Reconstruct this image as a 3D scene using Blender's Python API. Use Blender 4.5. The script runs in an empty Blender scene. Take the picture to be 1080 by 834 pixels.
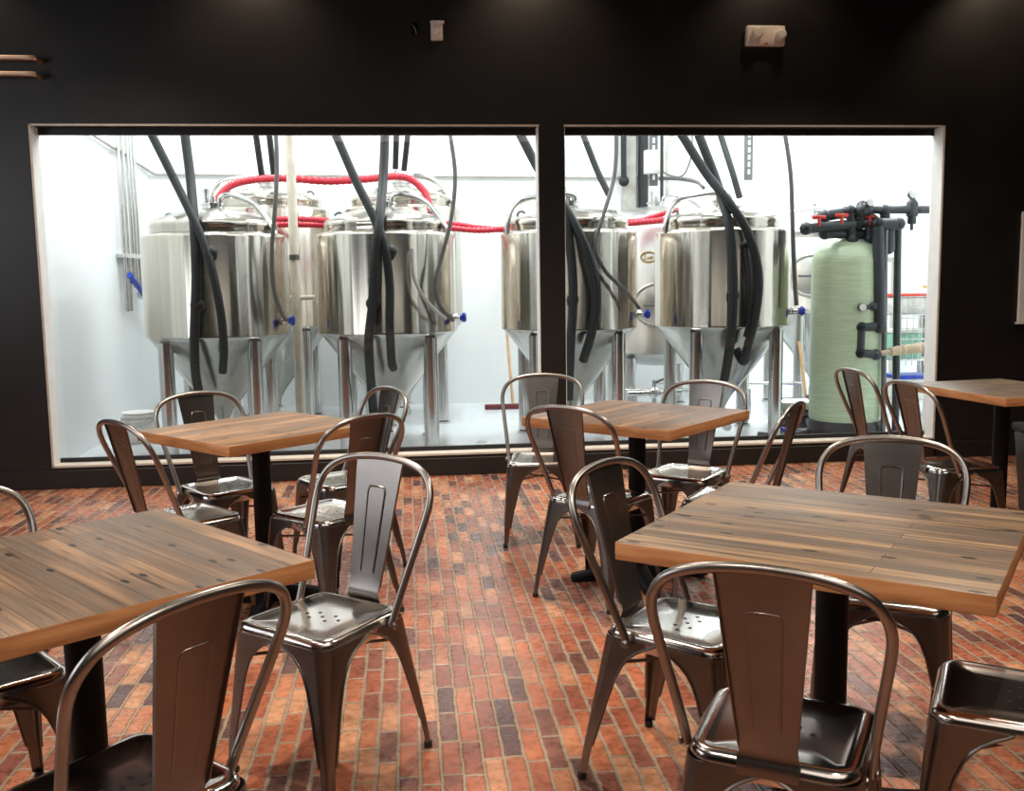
import bpy, bmesh, math, random
from mathutils import Vector, Matrix
random.seed(7)
S = bpy.context.scene
C = S.collection
PI = math.pi

# ------------------------------------------------------------------ camera
F_PX, CAM_H, PITCH, ROLL, YAW, WALL_Y = 1035.657, 1.3637, 0.1173, -0.0147, 0.1042, 6.8412
_cy, _sy, _cp, _sp = math.cos(YAW), math.sin(YAW), math.cos(PITCH), math.sin(PITCH)
FWD = Vector((_sy*_cp, _cy*_cp, -_sp))
_r = Vector((_cy, -_sy, 0)); _u = _r.cross(FWD)
RIGHT = _r*math.cos(ROLL) + _u*math.sin(ROLL)
UP = -_r*math.sin(ROLL) + _u*math.cos(ROLL)
CAM = Vector((0, 0, CAM_H))
cd = bpy.data.cameras.new('camera'); co = bpy.data.objects.new('camera', cd); C.objects.link(co)
cd.sensor_fit = 'HORIZONTAL'; cd.sensor_width = 36; cd.lens = 36*F_PX/1080; cd.clip_start = .02; cd.clip_end = 100
m = Matrix.Identity(4)
for i in range(3):
    m[i][0], m[i][1], m[i][2], m[i][3] = RIGHT[i], UP[i], -FWD[i], CAM[i]
co.matrix_world = m
S.camera = co

def at(x, y, Y):
    """the point of the world seen at photo pixel x, y that lies at depth Y"""
    d = FWD + RIGHT*((x-540)/F_PX) - UP*((y-417)/F_PX)
    return CAM + d*(Y/d.y)

# ------------------------------------------------------------------ material helpers
def new_mat(name):
    mt = bpy.data.materials.new(name); mt.use_nodes = True
    nt = mt.node_tree; nt.nodes.clear()
    out = nt.nodes.new('ShaderNodeOutputMaterial')
    b = nt.nodes.new('ShaderNodeBsdfPrincipled'); nt.links.new(b.outputs[0], out.inputs[0])
    return mt, nt, b, out

def nd(nt, typ, **kw):
    n = nt.nodes.new(typ)
    for k, v in kw.items():
        if k in n.inputs: n.inputs[k].default_value = v
        else: setattr(n, k, v)
    return n

def ramp(nt, fac, stops, interp='LINEAR'):
    r = nt.nodes.new('ShaderNodeValToRGB'); r.color_ramp.interpolation = interp
    e = r.color_ramp.elements
    while len(e) < len(stops): e.new(.5)
    for k, (p, c) in enumerate(stops):
        e[k].position = p; e[k].color = (*c, 1) if len(c) == 3 else c
    nt.links.new(fac, r.inputs[0]); return r

def mix(nt, fac, a, b, mode='MIX'):
    n = nt.nodes.new('ShaderNodeMix'); n.data_type = 'RGBA'; n.blend_type = mode
    if isinstance(fac, (int, float)): n.inputs[0].default_value = fac
    else: nt.links.new(fac, n.inputs[0])
    for s, i in ((a, 6), (b, 7)):
        if isinstance(s, (tuple, list)): n.inputs[i].default_value = (*s, 1)
        else: nt.links.new(s, n.inputs[i])
    return n.outputs[2]

def simple(name, col, rough=.5, metal=0., var=.12, scale=12., coat=0., spec=.5, bump=0.):
    mt, nt, b, out = new_mat(name)
    tc = nd(nt, 'ShaderNodeTexCoord')
    n = nd(nt, 'ShaderNodeTexNoise', Scale=scale, Detail=3.)
    nt.links.new(tc.outputs['Object'], n.inputs['Vector'])
    lo = tuple(c*(1-var) for c in col); hi = tuple(min(1, c*(1+var)) for c in col)
    r = ramp(nt, n.outputs[0], [(.3, lo), (.7, hi)])
    nt.links.new(r.outputs[0], b.inputs['Base Color'])
    b.inputs['Roughness'].default_value = rough; b.inputs['Metallic'].default_value = metal
    b.inputs['Coat Weight'].default_value = coat; b.inputs['Specular IOR Level'].default_value = spec
    if bump:
        bp = nd(nt, 'ShaderNodeBump', Strength=bump, Distance=.01)
        nt.links.new(n.outputs[0], bp.inputs['Height']); nt.links.new(bp.outputs[0], b.inputs['Normal'])
    return mt

M = {}
def chair_metal(name, dark=1., rough=.27):
    mt, nt, b, out = new_mat(name)
    tc = nd(nt, 'ShaderNodeTexCoord'); oi = nd(nt, 'ShaderNodeObjectInfo')
    n = nd(nt, 'ShaderNodeTexNoise', Scale=6., Detail=4., Roughness=.6); n.noise_dimensions = '4D'
    nt.links.new(tc.outputs['Object'], n.inputs['Vector']); nt.links.new(oi.outputs['Random'], n.inputs['W'])
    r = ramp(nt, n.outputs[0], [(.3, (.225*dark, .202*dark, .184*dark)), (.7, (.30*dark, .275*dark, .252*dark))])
    nt.links.new(r.outputs[0], b.inputs['Base Color'])
    b.inputs['Metallic'].default_value = 1.
    rr = nd(nt, 'ShaderNodeMapRange'); rr.inputs[3].default_value = rough-.02; rr.inputs[4].default_value = rough+.03
    nt.links.new(n.outputs[0], rr.inputs[0]); nt.links.new(rr.outputs[0], b.inputs['Roughness'])
    b.inputs['Coat Weight'].default_value = .25; b.inputs['Coat Roughness'].default_value = .2
    return mt
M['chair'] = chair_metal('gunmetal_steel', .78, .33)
M['seat'] = chair_metal('gunmetal_seat', 2.35, .17)  # same steel, lightened: bright window's reflection put into the base colour
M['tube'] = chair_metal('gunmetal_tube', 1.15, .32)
M['rubber'] = simple('black_rubber', (.012, .012, .012), .6)
M['black_iron'] = simple('black_powder_coat', (.004, .004, .004), .55, spec=.2)

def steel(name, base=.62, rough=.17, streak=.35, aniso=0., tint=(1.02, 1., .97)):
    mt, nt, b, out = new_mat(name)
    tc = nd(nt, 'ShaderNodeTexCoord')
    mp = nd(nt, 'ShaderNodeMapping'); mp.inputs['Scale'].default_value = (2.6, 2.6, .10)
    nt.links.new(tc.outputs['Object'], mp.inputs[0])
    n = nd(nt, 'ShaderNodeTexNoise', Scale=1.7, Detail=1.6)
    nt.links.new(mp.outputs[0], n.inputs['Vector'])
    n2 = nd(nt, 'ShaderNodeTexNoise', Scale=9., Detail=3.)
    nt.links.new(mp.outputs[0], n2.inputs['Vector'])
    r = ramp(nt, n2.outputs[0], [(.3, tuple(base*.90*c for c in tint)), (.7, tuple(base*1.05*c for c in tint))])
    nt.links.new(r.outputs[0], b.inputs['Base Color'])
    b.inputs['Metallic'].default_value = 1.; b.inputs['Roughness'].default_value = rough
    if aniso:
        b.inputs['Anisotropic'].default_value = aniso
        tg = nd(nt, 'ShaderNodeTangent'); tg.direction_type = 'RADIAL'; tg.axis = 'Z'; nt.links.new(tg.outputs[0], b.inputs['Tangent'])
        b.inputs['Anisotropic Rotation'].default_value = .25
    bp = nd(nt, 'ShaderNodeBump', Strength=streak, Distance=.05)
    nt.links.new(n.outputs[0], bp.inputs['Height']); nt.links.new(bp.outputs[0], b.inputs['Normal'])
    return mt
M['tank'] = steel('brushed_tank_steel', .53, .19, .8, .45, (1.07, .99, .87))  # warm tint puts the dining room's reflection into the base colour
M['tank_cone'] = steel('satin_cone_steel', .47, .22, .25, 0., (1.03, 1., .93))
M['steel'] = steel('sanitary_pipe_steel', .60, .2, .0)
M['brite'] = steel('bright_tank_steel', .72, .28, .2)
M['dark_steel'] = simple('dull_dark_steel', (.16, .16, .16), .4, .8)
M['hose'] = simple('black_foam_insulation', (.010, .011, .012), .6, var=.3, scale=30, bump=.2)
M['grey_hose'] = simple('grey_plastic_tube', (.12, .115, .105), .4)
M['clear_tube'] = simple('pale_grey_tube', (.42, .40, .36), .3)
M['red_hose'] = simple('ribbed_red_hose', (.56, .025, .045), .38)
M['pvc'] = simple('cream_pvc', (.62, .56, .46), .45)
M['blue'] = simple('blue_plastic', (.012, .045, .42), .4)
M['red'] = simple('red_plastic', (.62, .05, .03), .4)
M['white_plastic'] = simple('white_plastic', (.72, .70, .66), .4)
M['beige_plastic'] = simple('warm_white_housing', (.75, .66, .57), .45)
M['jamb'] = simple('white_painted_reveal', (.82, .81, .78), .55, var=.04)
M['bead'] = simple('pale_corner_bead', (.62, .54, .46), .5)
M['black_paint'] = simple('black_wall_paint', (.0105, .0095, .0088), .42, var=.25, scale=2.5, bump=.03)
M['black_trim'] = simple('black_base_paint', (.012, .011, .01), .45)
M['frame'] = simple('black_glazing_bar', (.01, .009, .009), .5)
M['brew_wall'] = simple('white_liner_panel', (.80, .82, .82), .35, var=.03, scale=1.2)
M['epoxy'] = simple('pale_epoxy_floor', (.66, .70, .72), .25, var=.06, scale=2.)
M['ceil_dark'] = simple('black_ceiling_paint', (.012, .011, .011), .8)
M['ceil_white'] = simple('white_ceiling', (.75, .76, .76), .7, var=.03)
M['pipe_black'] = simple('dark_grey_plumbing', (.030, .033, .038), .4, var=.25)
M['gold'] = simple('gold_print', (.35, .22, .04), .4, .3)
M['bronze'] = simple('warm_bronze_tube', (.62, .46, .34), .45, .9)
M['brass'] = simple('brass', (.65, .40, .12), .3, 1.)
M['tan'] = simple('tan_pipe_wrap', (.52, .40, .27), .6)
M['broom_wood'] = simple('pale_broom_handle', (.55, .34, .17), .5)
M['maroon'] = simple('maroon_rubber', (.16, .03, .03), .6)
M['green_box'] = simple('pale_green_plastic', (.25, .50, .38), .5)
M['paper'] = simple('white_board', (.80, .78, .75), .5, var=.03)
M['hole'] = simple('dark_drilled_hole', (.004, .004, .004), .8)

def green_mat():
    mt, nt, b, out = new_mat('pale_green_fibreglass')
    tc = nd(nt, 'ShaderNodeTexCoord'); mp = nd(nt, 'ShaderNodeMapping'); mp.inputs['Scale'].default_value = (3, 3, 34)
    nt.links.new(tc.outputs['Object'], mp.inputs[0])
    n = nd(nt, 'ShaderNodeTexNoise', Scale=2., Detail=3.); nt.links.new(mp.outputs[0], n.inputs['Vector'])
    r = ramp(nt, n.outputs[0], [(.3, (.42, .50, .33)), (.7, (.52, .61, .42))])
    nt.links.new(r.outputs[0], b.inputs['Base Color']); b.inputs['Roughness'].default_value = .33
    bp = nd(nt, 'ShaderNodeBump', Strength=.15, Distance=.01); nt.links.new(n.outputs[0], bp.inputs['Height']); nt.links.new(bp.outputs[0], b.inputs['Normal'])
    return mt
M['green'] = green_mat()

def brick_mat():
    mt, nt, b, out = new_mat('red_brick_pavers')
    tc = nd(nt, 'ShaderNodeTexCoord')
    mp = nd(nt, 'ShaderNodeMapping'); mp.inputs['Rotation'].default_value = (0, 0, PI/2)
    nt.links.new(tc.outputs['Object'], mp.inputs[0])
    wob = nd(nt, 'ShaderNodeTexNoise', Scale=16., Detail=3.); nt.links.new(tc.outputs['Object'], wob.inputs['Vector'])
    sub = nd(nt, 'ShaderNodeVectorMath', operation='SUBTRACT'); nt.links.new(wob.outputs['Color'], sub.inputs[0]); sub.inputs[1].default_value = (.5, .5, .5)
    sc = nd(nt, 'ShaderNodeVectorMath', operation='SCALE'); nt.links.new(sub.outputs[0], sc.inputs[0]); sc.inputs['Scale'].default_value = .013
    ad = nd(nt, 'ShaderNodeVectorMath', operation='ADD'); nt.links.new(mp.outputs[0], ad.inputs[0]); nt.links.new(sc.outputs[0], ad.inputs[1])
    sx = nd(nt, 'ShaderNodeSeparateXYZ'); nt.links.new(ad.outputs[0], sx.inputs[0])
    dv = nd(nt, 'ShaderNodeMath', operation='DIVIDE'); nt.links.new(sx.outputs[1], dv.inputs[0]); dv.inputs[1].default_value = .0602
    fl = nd(nt, 'ShaderNodeMath', operation='FLOOR'); nt.links.new(dv.outputs[0], fl.inputs[0])
    wn = nd(nt, 'ShaderNodeTexWhiteNoise'); wn.noise_dimensions = '1D'; nt.links.new(fl.outputs[0], wn.inputs['W'])
    ma = nd(nt, 'ShaderNodeMath', operation='MULTIPLY_ADD'); nt.links.new(wn.outputs['Value'], ma.inputs[0]); ma.inputs[1].default_value = .12; nt.links.new(sx.outputs[0], ma.inputs[2])
    cb = nd(nt, 'ShaderNodeCombineXYZ'); nt.links.new(ma.outputs[0], cb.inputs[0]); nt.links.new(sx.outputs[1], cb.inputs[1])
    def brick(c1, c2, bias):
        k = nd(nt, 'ShaderNodeTexBrick'); k.offset = .5; k.inputs['Scale'].default_value = 1.
        k.inputs['Brick Width'].default_value = .198; k.inputs['Row Height'].default_value = .0602
        k.inputs['Mortar Size'].default_value = .0085; k.inputs['Mortar Smooth'].default_value = .75; k.inputs['Bias'].default_value = bias
        k.inputs['Color1'].default_value = (*c1, 1); k.inputs['Color2'].default_value = (*c2, 1); k.inputs['Mortar'].default_value = (.36, .26, .18, 1)
        nt.links.new(cb.outputs[0], k.inputs['Vector']); return k
    k = brick((0, 0, 0), (1, 1, 1), 0.)
    r = ramp(nt, k.outputs['Color'], [(0., (.105, .055, .05)), (.16, (.22, .085, .058)), (.40, (.36, .105, .052)), (.74, (.47, .155, .07)), (1., (.55, .28, .15))])
    n = nd(nt, 'ShaderNodeTexNoise', Scale=30., Detail=6., Roughness=.7); nt.links.new(tc.outputs['Object'], n.inputs['Vector'])
    mot = ramp(nt, n.outputs[0], [(.28, (.62, .57, .55)), (.52, (1, 1, 1)), (.75, (1.3, 1.3, 1.25))])
    bc = mix(nt, 1., r.outputs[0], mot.outputs[0], 'MULTIPLY')
    n3 = nd(nt, 'ShaderNodeTexNoise', Scale=3.2, Detail=3.); nt.links.new(tc.outputs['Object'], n3.inputs['Vector'])
    st = ramp(nt, n3.outputs[0], [(.36, (.66, .60, .58)), (.6, (1.05, 1.05, 1.05))])
    bc = mix(nt, 1., bc, st.outputs[0], 'MULTIPLY')
    mo = ramp(nt, n3.outputs[0], [(.35, (.24, .18, .12)), (.65, (.38, .285, .195))])
    col = mix(nt, k.outputs['Fac'], bc, mo.outputs[0])
    hs = nd(nt, 'ShaderNodeHueSaturation', Saturation=1.0); nt.links.new(col, hs.inputs['Color']); nt.links.new(hs.outputs[0], b.inputs['Base Color'])
    rg = ramp(nt, n.outputs[0], [(.3, (.17,)*3), (.7, (.40,)*3)])
    nt.links.new(rg.outputs[0], b.inputs['Roughness'])
    inv = nd(nt, 'ShaderNodeMath', operation='SUBTRACT'); inv.inputs[0].default_value = 1.; nt.links.new(k.outputs['Fac'], inv.inputs[1])
    h = nd(nt, 'ShaderNodeMath', operation='MULTIPLY_ADD'); nt.links.new(n.outputs[0], h.inputs[0]); h.inputs[1].default_value = .45; nt.links.new(inv.outputs[0], h.inputs[2])
    bp = nd(nt, 'ShaderNodeBump', Strength=.55, Distance=.006); nt.links.new(h.outputs[0], bp.inputs['Height']); nt.links.new(bp.outputs[0], b.inputs['Normal'])
    return mt
M['brick'] = brick_mat()

def wood_top():
    mt, nt, b, out = new_mat('weathered_plank_top')
    tc = nd(nt, 'ShaderNodeTexCoord'); oi = nd(nt, 'ShaderNodeObjectInfo')
    rv = nd(nt, 'ShaderNodeMath', operation='MULTIPLY'); nt.links.new(oi.outputs['Random'], rv.inputs[0]); rv.inputs[1].default_value = 17.3
    cv = nd(nt, 'ShaderNodeCombineXYZ'); nt.links.new(rv.outputs[0], cv.inputs[0]); nt.links.new(rv.outputs[0], cv.inputs[1])
    ad = nd(nt, 'ShaderNodeVectorMath', operation='ADD'); nt.links.new(tc.outputs['Object'], ad.inputs[0]); nt.links.new(cv.outputs[0], ad.inputs[1])
    P = ad.outputs[0]
    k = nd(nt, 'ShaderNodeTexBrick'); k.offset = .37; k.inputs['Scale'].default_value = 1.
    k.inputs['Brick Width'].default_value = 1.9; k.inputs['Row Height'].default_value = .052
    k.inputs['Mortar Size'].default_value = .0011; k.inputs['Mortar Smooth'].default_value = .2
    k.inputs['Color1'].default_value = (0, 0, 0, 1); k.inputs['Color2'].default_value = (1, 1, 1, 1); k.inputs['Mortar'].default_value = (.4, .4, .4, 1)
    nt.links.new(P, k.inputs['Vector'])
    mp = nd(nt, 'ShaderNodeMapping'); mp.inputs['Scale'].default_value = (2.0, 62, 1); nt.links.new(P, mp.inputs[0])
    g = nd(nt, 'ShaderNodeTexNoise', Scale=1., Detail=5., Roughness=.62, Distortion=.25); nt.links.new(mp.outputs[0], g.inputs['Vector'])
    mp2 = nd(nt, 'ShaderNodeMapping'); mp2.inputs['Scale'].default_value = (1.6, 10, 1); nt.links.new(P, mp2.inputs[0])
    w = nd(nt, 'ShaderNodeTexNoise', Scale=1.7, Detail=4.); nt.links.new(mp2.outputs[0], w.inputs['Vector'])
    pl = ramp(nt, k.outputs['Color'], [(0, (.15, .10, .068)), (.35, (.245, .165, .105)), (.7, (.32, .21, .125)), (1, (.41, .275, .165))])
    gr = ramp(nt, g.outputs[0], [(.30, (.20, .18, .165)), (.45, (.80, .77, .75)), (.68, (1.35, 1.3, 1.2))])
    c = mix(nt, 1., pl.outputs[0], gr.outputs[0], 'MULTIPLY')
    gm = ramp(nt, w.outputs[0], [(.38, (0, 0, 0)), (.60, (.78, .78, .78))])
    c = mix(nt, gm.outputs[0], c, (.115, .09, .072))
    c = mix(nt, 1., c, oi.outputs['Color'], 'MULTIPLY')
    # nail holes and knots: sparse dark ovals along the grain
    mp3 = nd(nt, 'ShaderNodeMapping'); mp3.inputs['Scale'].default_value = (5.6, 15, 0); nt.links.new(P, mp3.inputs[0])
    v = nd(nt, 'ShaderNodeTexVoronoi', Scale=1.); v.voronoi_dimensions = '2D'; nt.links.new(mp3.outputs[0], v.inputs['Vector'])
    sr = nd(nt, 'ShaderNodeSeparateColor'); nt.links.new(v.outputs['Color'], sr.inputs[0])
    th = nd(nt, 'ShaderNodeMath', operation='GREATER_THAN'); nt.links.new(sr.outputs[0], th.inputs[0]); th.inputs[1].default_value = .55
    dk = ramp(nt, v.outputs['Distance'], [(.085, (1, 1, 1)), (.105, (0, 0, 0))])
    halo = ramp(nt, v.outputs['Distance'], [(.07, (.5, .5, .5)), (.22, (0, 0, 0))])
    hm = nd(nt, 'ShaderNodeMath', operation='MULTIPLY'); nt.links.new(dk.outputs[0], hm.inputs[0]); nt.links.new(th.outputs[0], hm.inputs[1])
    hm2 = nd(nt, 'ShaderNodeMath', operation='MULTIPLY'); nt.links.new(halo.outputs[0], hm2.inputs[0]); nt.links.new(th.outputs[0], hm2.inputs[1])
    c = mix(nt, hm2.outputs[0], c, (.16, .09, .05))
    c = mix(nt, hm.outputs[0], c, (.012, .008, .006))
    # long cracks
    mp4 = nd(nt, 'ShaderNodeMapping'); mp4.inputs['Scale'].default_value = (1.8, 26, 0); nt.links.new(P, mp4.inputs[0])
    cr = nd(nt, 'ShaderNodeTexNoise', Scale=1.3, Detail=2.); nt.links.new(mp4.outputs[0], cr.inputs['Vector'])
    cm = ramp(nt, cr.outputs[0], [(.66, (0, 0, 0)), (.70, (.85, .85, .85))])
    c = mix(nt, cm.outputs[0], c, (.035, .022, .015))
    c = mix(nt, k.outputs['Fac'], c, (.05, .03, .02))
    nt.links.new(c, b.inputs['Base Color'])
    b.inputs['Roughness'].default_value = .42
    bp = nd(nt, 'ShaderNodeBump', Strength=.25, Distance=.003); nt.links.new(g.outputs[0], bp.inputs['Height']); nt.links.new(bp.outputs[0], b.inputs['Normal'])
    return mt
M['wood_top'] = wood_top()
def wood_edge():
    mt, nt, b, out = new_mat('fresh_cut_plank_edge')
    tc = nd(nt, 'ShaderNodeTexCoord'); mp = nd(nt, 'ShaderNodeMapping'); mp.inputs['Scale'].default_value = (4, 4, 40); nt.links.new(tc.outputs['Object'], mp.inputs[0])
    g = nd(nt, 'ShaderNodeTexNoise', Scale=1.5, Detail=4., Distortion=.4); nt.links.new(mp.outputs[0], g.inputs['Vector'])
    r = ramp(nt, g.outputs[0], [(.25, (.33, .13, .05)), (.5, (.52, .225, .085)), (.75, (.64, .31, .13))])
    nt.links.new(r.outputs[0], b.inputs['Base Color']); b.inputs['Roughness'].default_value = .45
    return mt
M['wood_edge'] = wood_edge()
def glass_mat():
    mt = bpy.data.materials.new('window_glass'); mt.use_nodes = True; nt = mt.node_tree; nt.nodes.clear()
    out = nt.nodes.new('ShaderNodeOutputMaterial'); t = nt.nodes.new('ShaderNodeBsdfTransparent'); t.inputs[0].default_value = (.95, .97, .96, 1)
    g = nt.nodes.new('ShaderNodeBsdfGlossy'); g.inputs['Roughness'].default_value = .0
    lw = nt.nodes.new('ShaderNodeLayerWeight'); lw.inputs[0].default_value = .28
    mr = nt.nodes.new('ShaderNodeMapRange'); mr.inputs[3].default_value = .05; mr.inputs[4].default_value = .5
    nt.links.new(lw.outputs['Fresnel'], mr.inputs[0])
    mx = nt.nodes.new('ShaderNodeMixShader'); nt.links.new(mr.outputs[0], mx.inputs[0]); nt.links.new(t.outputs[0], mx.inputs[1]); nt.links.new(g.outputs[0], mx.inputs[2])
    nt.links.new(mx.outputs[0], out.inputs[0]); return mt
M['glass'] = glass_mat()

# ------------------------------------------------------------------ geometry helpers
def bm_new(): return bmesh.new()
def add_box(bm, lo, hi, mi=0):
    vs = [bm.verts.new((x, y, z)) for x in (lo[0], hi[0]) for y in (lo[1], hi[1]) for z in (lo[2], hi[2])]
    for f in ((0, 1, 3, 2), (4, 6, 7, 5), (0, 4, 5, 1), (2, 3, 7, 6), (0, 2, 6, 4), (1, 5, 7, 3)):
        fc = bm.faces.new([vs[i] for i in f]); fc.material_index = mi
def catmull(pts, n=8):
    pts = [Vector(p) for p in pts]
    if len(pts) < 3: return pts
    P = [pts[0]*2-pts[1]] + pts + [pts[-1]*2-pts[-2]]
    out = []
    for i in range(1, len(P)-2):
        a, b, c, d = P[i-1:i+3]
        for k in range(n):
            t = k/n
            out.append(.5*((2*b)+(c-a)*t+(2*a-5*b+4*c-d)*t*t+(3*b-a-3*c+d)*t**3))
    out.append(pts[-1]); return out
def add_tube(bm, pts, r, seg=10, caps=True, rf=None):
    pts = [Vector(p) for p in pts]
    t0 = (pts[1]-pts[0]).normalized()
    n = t0.orthogonal().normalized(); rings = []
    for i, p in enumerate(pts):
        if i == 0: t = t0
        elif i == len(pts)-1: t = (pts[i]-pts[i-1]).normalized()
        else: t = ((pts[i+1]-p).normalized()+(p-pts[i-1]).normalized()).normalized()
        n = (n - t*n.dot(t)).normalized(); bn = t.cross(n)
        rr = rf(i) if rf else r
        rings.append([bm.verts.new(p+(n*math.cos(2*PI*k/seg)+bn*math.sin(2*PI*k/seg))*rr) for k in range(seg)])
    for a, b in zip(rings, rings[1:]):
        for k in range(seg): bm.faces.new((a[k], a[(k+1) % seg], b[(k+1) % seg], b[k]))
    if caps:
        bm.faces.new(list(reversed(rings[0]))); bm.faces.new(rings[-1])
def add_lathe(bm, prof, seg=48, c=(0, 0, 0), axis='Z', caps=True):
    """prof: list of (radius, height) bottom to top"""
    rings = []
    for r, h in prof:
        ring = []
        for k in range(seg):
            a = 2*PI*k/seg; x, y = r*math.cos(a), r*math.sin(a)
            v = (x, y, h) if axis == 'Z' else ((h, x, y) if axis == 'X' else (y, h, x))
            ring.append(bm.verts.new(Vector(v)+Vector(c)))
        rings.append(ring)
    for a, b in zip(rings, rings[1:]):
        for k in range(seg): bm.faces.new((a[k], a[(k+1) % seg], b[(k+1) % seg], b[k]))
    if caps:
        bm.faces.new(list(reversed(rings[0]))); bm.faces.new(rings[-1])
def add_ball(bm, c, r, seg=12):
    bmesh.ops.create_uvsphere(bm, u_segments=seg, v_segments=max(6, seg//2), radius=r, matrix=Matrix.Translation(Vector(c)))
def bevel(bm, w, seg=2):
    bmesh.ops.bevel(bm, geom=bm.edges[:], offset=w, segments=seg, affect='EDGES', profile=.5, clamp_overlap=True)
def obj(name, bm, mat, parent=None, loc=(0, 0, 0), smooth=35, rotz=0):
    bmesh.ops.recalc_face_normals(bm, faces=bm.faces[:])
    me = bpy.data.meshes.new(name); bm.to_mesh(me); bm.free()
    for mm in (mat if isinstance(mat, (list, tuple)) else [mat]): me.materials.append(mm)
    if smooth:
        for p in me.polygons: p.use_smooth = True
        me.set_sharp_from_angle(angle=math.radians(smooth))
    o = bpy.data.objects.new(name, me); C.objects.link(o); o.location = loc; o.rotation_euler = (0, 0, rotz)
    if parent: o.parent = parent
    return o
def thing(name, label, cat, loc=(0, 0, 0), rotz=0, group=None):
    o = bpy.data.objects.new(name, None); C.objects.link(o); o.location = loc; o.rotation_euler = (0, 0, rotz)
    o.empty_display_size = .1
    return tag(o, label, cat, group)
def tag(o, label, cat, group=None):
    o['label'] = label; o['category'] = cat
    if group: o['group'] = group
    return o
def struct(name, bm, mat, smooth=0):
    o = obj(name, bm, mat, smooth=smooth); o['kind'] = 'structure'; return o
KIDS = {}
def kids(o): return [c for c in C.objects if c.parent == o]
def copy_tree(o, parent=None):
    ch = kids(o)
    c = o.copy(); C.objects.link(c); c.parent = parent
    for k in ch: copy_tree(k, c)
    return c

# ------------------------------------------------------------------ the setting: dining room shell
XL, XR, ZT, ZB, ML, MR = -2.412, 3.856, 2.408, .151, .925, 1.103
WT = .15                                   # wall thickness
RX0, RX1, RY0, RZ = -4.6, 6.4, -3.4, 3.75
bm = bm_new(); add_box(bm, (RX0, RY0, -.1), (RX1, WALL_Y+.02, 0)); struct('floor', bm, M['brick'])
bm = bm_new()
for lo, hi in (((RX0, ZT), (RX1, RZ)), ((RX0, 0), (RX1, ZB)), ((RX0, ZB), (XL, ZT)), ((XR, ZB), (RX1, ZT)), ((ML, ZB), (MR, ZT))):
    add_box(bm, (lo[0], WALL_Y, lo[1]), (hi[0], WALL_Y+WT, hi[1]))
struct('wall_back', bm, M['black_paint'])
for nm, x in (('wall_left', RX0), ('wall_right', RX1)):
    bm = bm_new(); s = -.1 if nm == 'wall_left' else .1
    add_box(bm, (min(x, x+s), RY0, 0), (max(x, x+s), WALL_Y+WT, RZ)); struct(nm, bm, M['black_paint'])
bm = bm_new(); add_box(bm, (RX0, RY0-.1, 0), (RX1, RY0, RZ)); struct('wall_front', bm, M['black_paint'])
bm = bm_new(); add_box(bm, (RX0-.1, RY0-.1, RZ), (RX1+.1, WALL_Y+WT, RZ+.1)); struct('ceiling', bm, M['ceil_dark'])
bm = bm_new(); add_box(bm, (RX0, WALL_Y-.018, 0), (RX1, WALL_Y, .125)); bevel(bm, .004, 1); struct('baseboard_back', bm, M['black_trim'])
# the two windows: frame bars, pane, white reveal, pale corner bead
for n, (x0, x1) in enumerate(((XL, ML), (MR, XR)), 1):
    w = bpy.data.objects.new('window_%d' % n, None); C.objects.link(w); w['kind'] = 'structure'
    y0 = WALL_Y+WT-.03; y1 = WALL_Y+WT
    bm = bm_new()
    add_box(bm, (x0, y0, ZB), (x1, y1, ZB+.035)); add_box(bm, (x0, y0, ZT-.045), (x1, y1, ZT))
    obj('window_frame', bm, M['frame'], w, smooth=0)
    bm = bm_new(); yg = y0+.012
    vs = [bm.verts.new(p) for p in ((x0, yg, ZB), (x1, yg, ZB), (x1, yg, ZT), (x0, yg, ZT))]; bm.faces.new(vs)
    obj('window_pane', bm, M['glass'], w, smooth=0)
    bm = bm_new()
    add_box(bm, (x0, WALL_Y+.002, ZB), (x0+.005, y1, ZT)); add_box(bm, (x1-.005, WALL_Y+.002, ZB), (x1, y1, ZT))
    obj('window_reveal', bm, M['jamb'], w, smooth=0)
    bm = bm_new(); add_box(bm, (x0, WALL_Y+.002, ZB-.006), (x1, y0, ZB+.006))
    obj('window_sill', bm, M['bead'], w, smooth=0)
    bm = bm_new(); e = .008
    add_box(bm, (x0-e*.4, WALL_Y-.006, ZT-.004), (x1+e*.4, WALL_Y+.004, ZT+e)); add_box(bm, (x0-e*.4, WALL_Y-.006, ZB-e), (x1+e*.4, WALL_Y+.004, ZB+.004))
    if n == 1: add_box(bm, (x0-e, WALL_Y-.006, ZB-e), (x0+.004, WALL_Y+.004, ZT+e))
    else: add_box(bm, (x1-.004, WALL_Y-.006, ZB-e), (x1+e, WALL_Y+.004, ZT+e))
    obj('window_casing', bm, M['bead'], w, smooth=0)

# ------------------------------------------------------------------ the setting: brewhouse behind the glass
BY0, BY1, BX0, BX1, BZ = WALL_Y+WT, 10.9, -2.68, 6.4, 4.2
BYR = 13.5                                  # the right part runs deeper
bm = bm_new(); add_box(bm, (BX0-.1, BY0-.2, -.1), (BX1+.1, BYR, 0.)); o = struct('floor_brewhouse', bm, M['epoxy'])
o.location = (0, .2, 0)
bm = bm_new(); add_box(bm, (BX0-.1, BY0, 0), (BX0, BY1, BZ)); struct('wall_brewhouse_left', bm, M['brew_wall'])
bm = bm_new(); add_box(bm, (BX0-.1, BY1, 0), (3.3, BY1+.1, BZ)); struct('wall_brewhouse_back', bm, M['brew_wall'])
bm = bm_new(); add_box(bm, (3.3, BYR, 0), (BX1+.1, BYR+.1, BZ)); add_box(bm, (3.2, BY1+.1, 0), (3.3, BYR+.1, BZ)); struct('wall_brewhouse_far', bm, M['brew_wall'])
bm = bm_new(); add_box(bm, (BX1, BY0, 0), (BX1+.1, BYR, BZ)); struct('wall_brewhouse_right', bm, M['brew_wall'])
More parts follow.
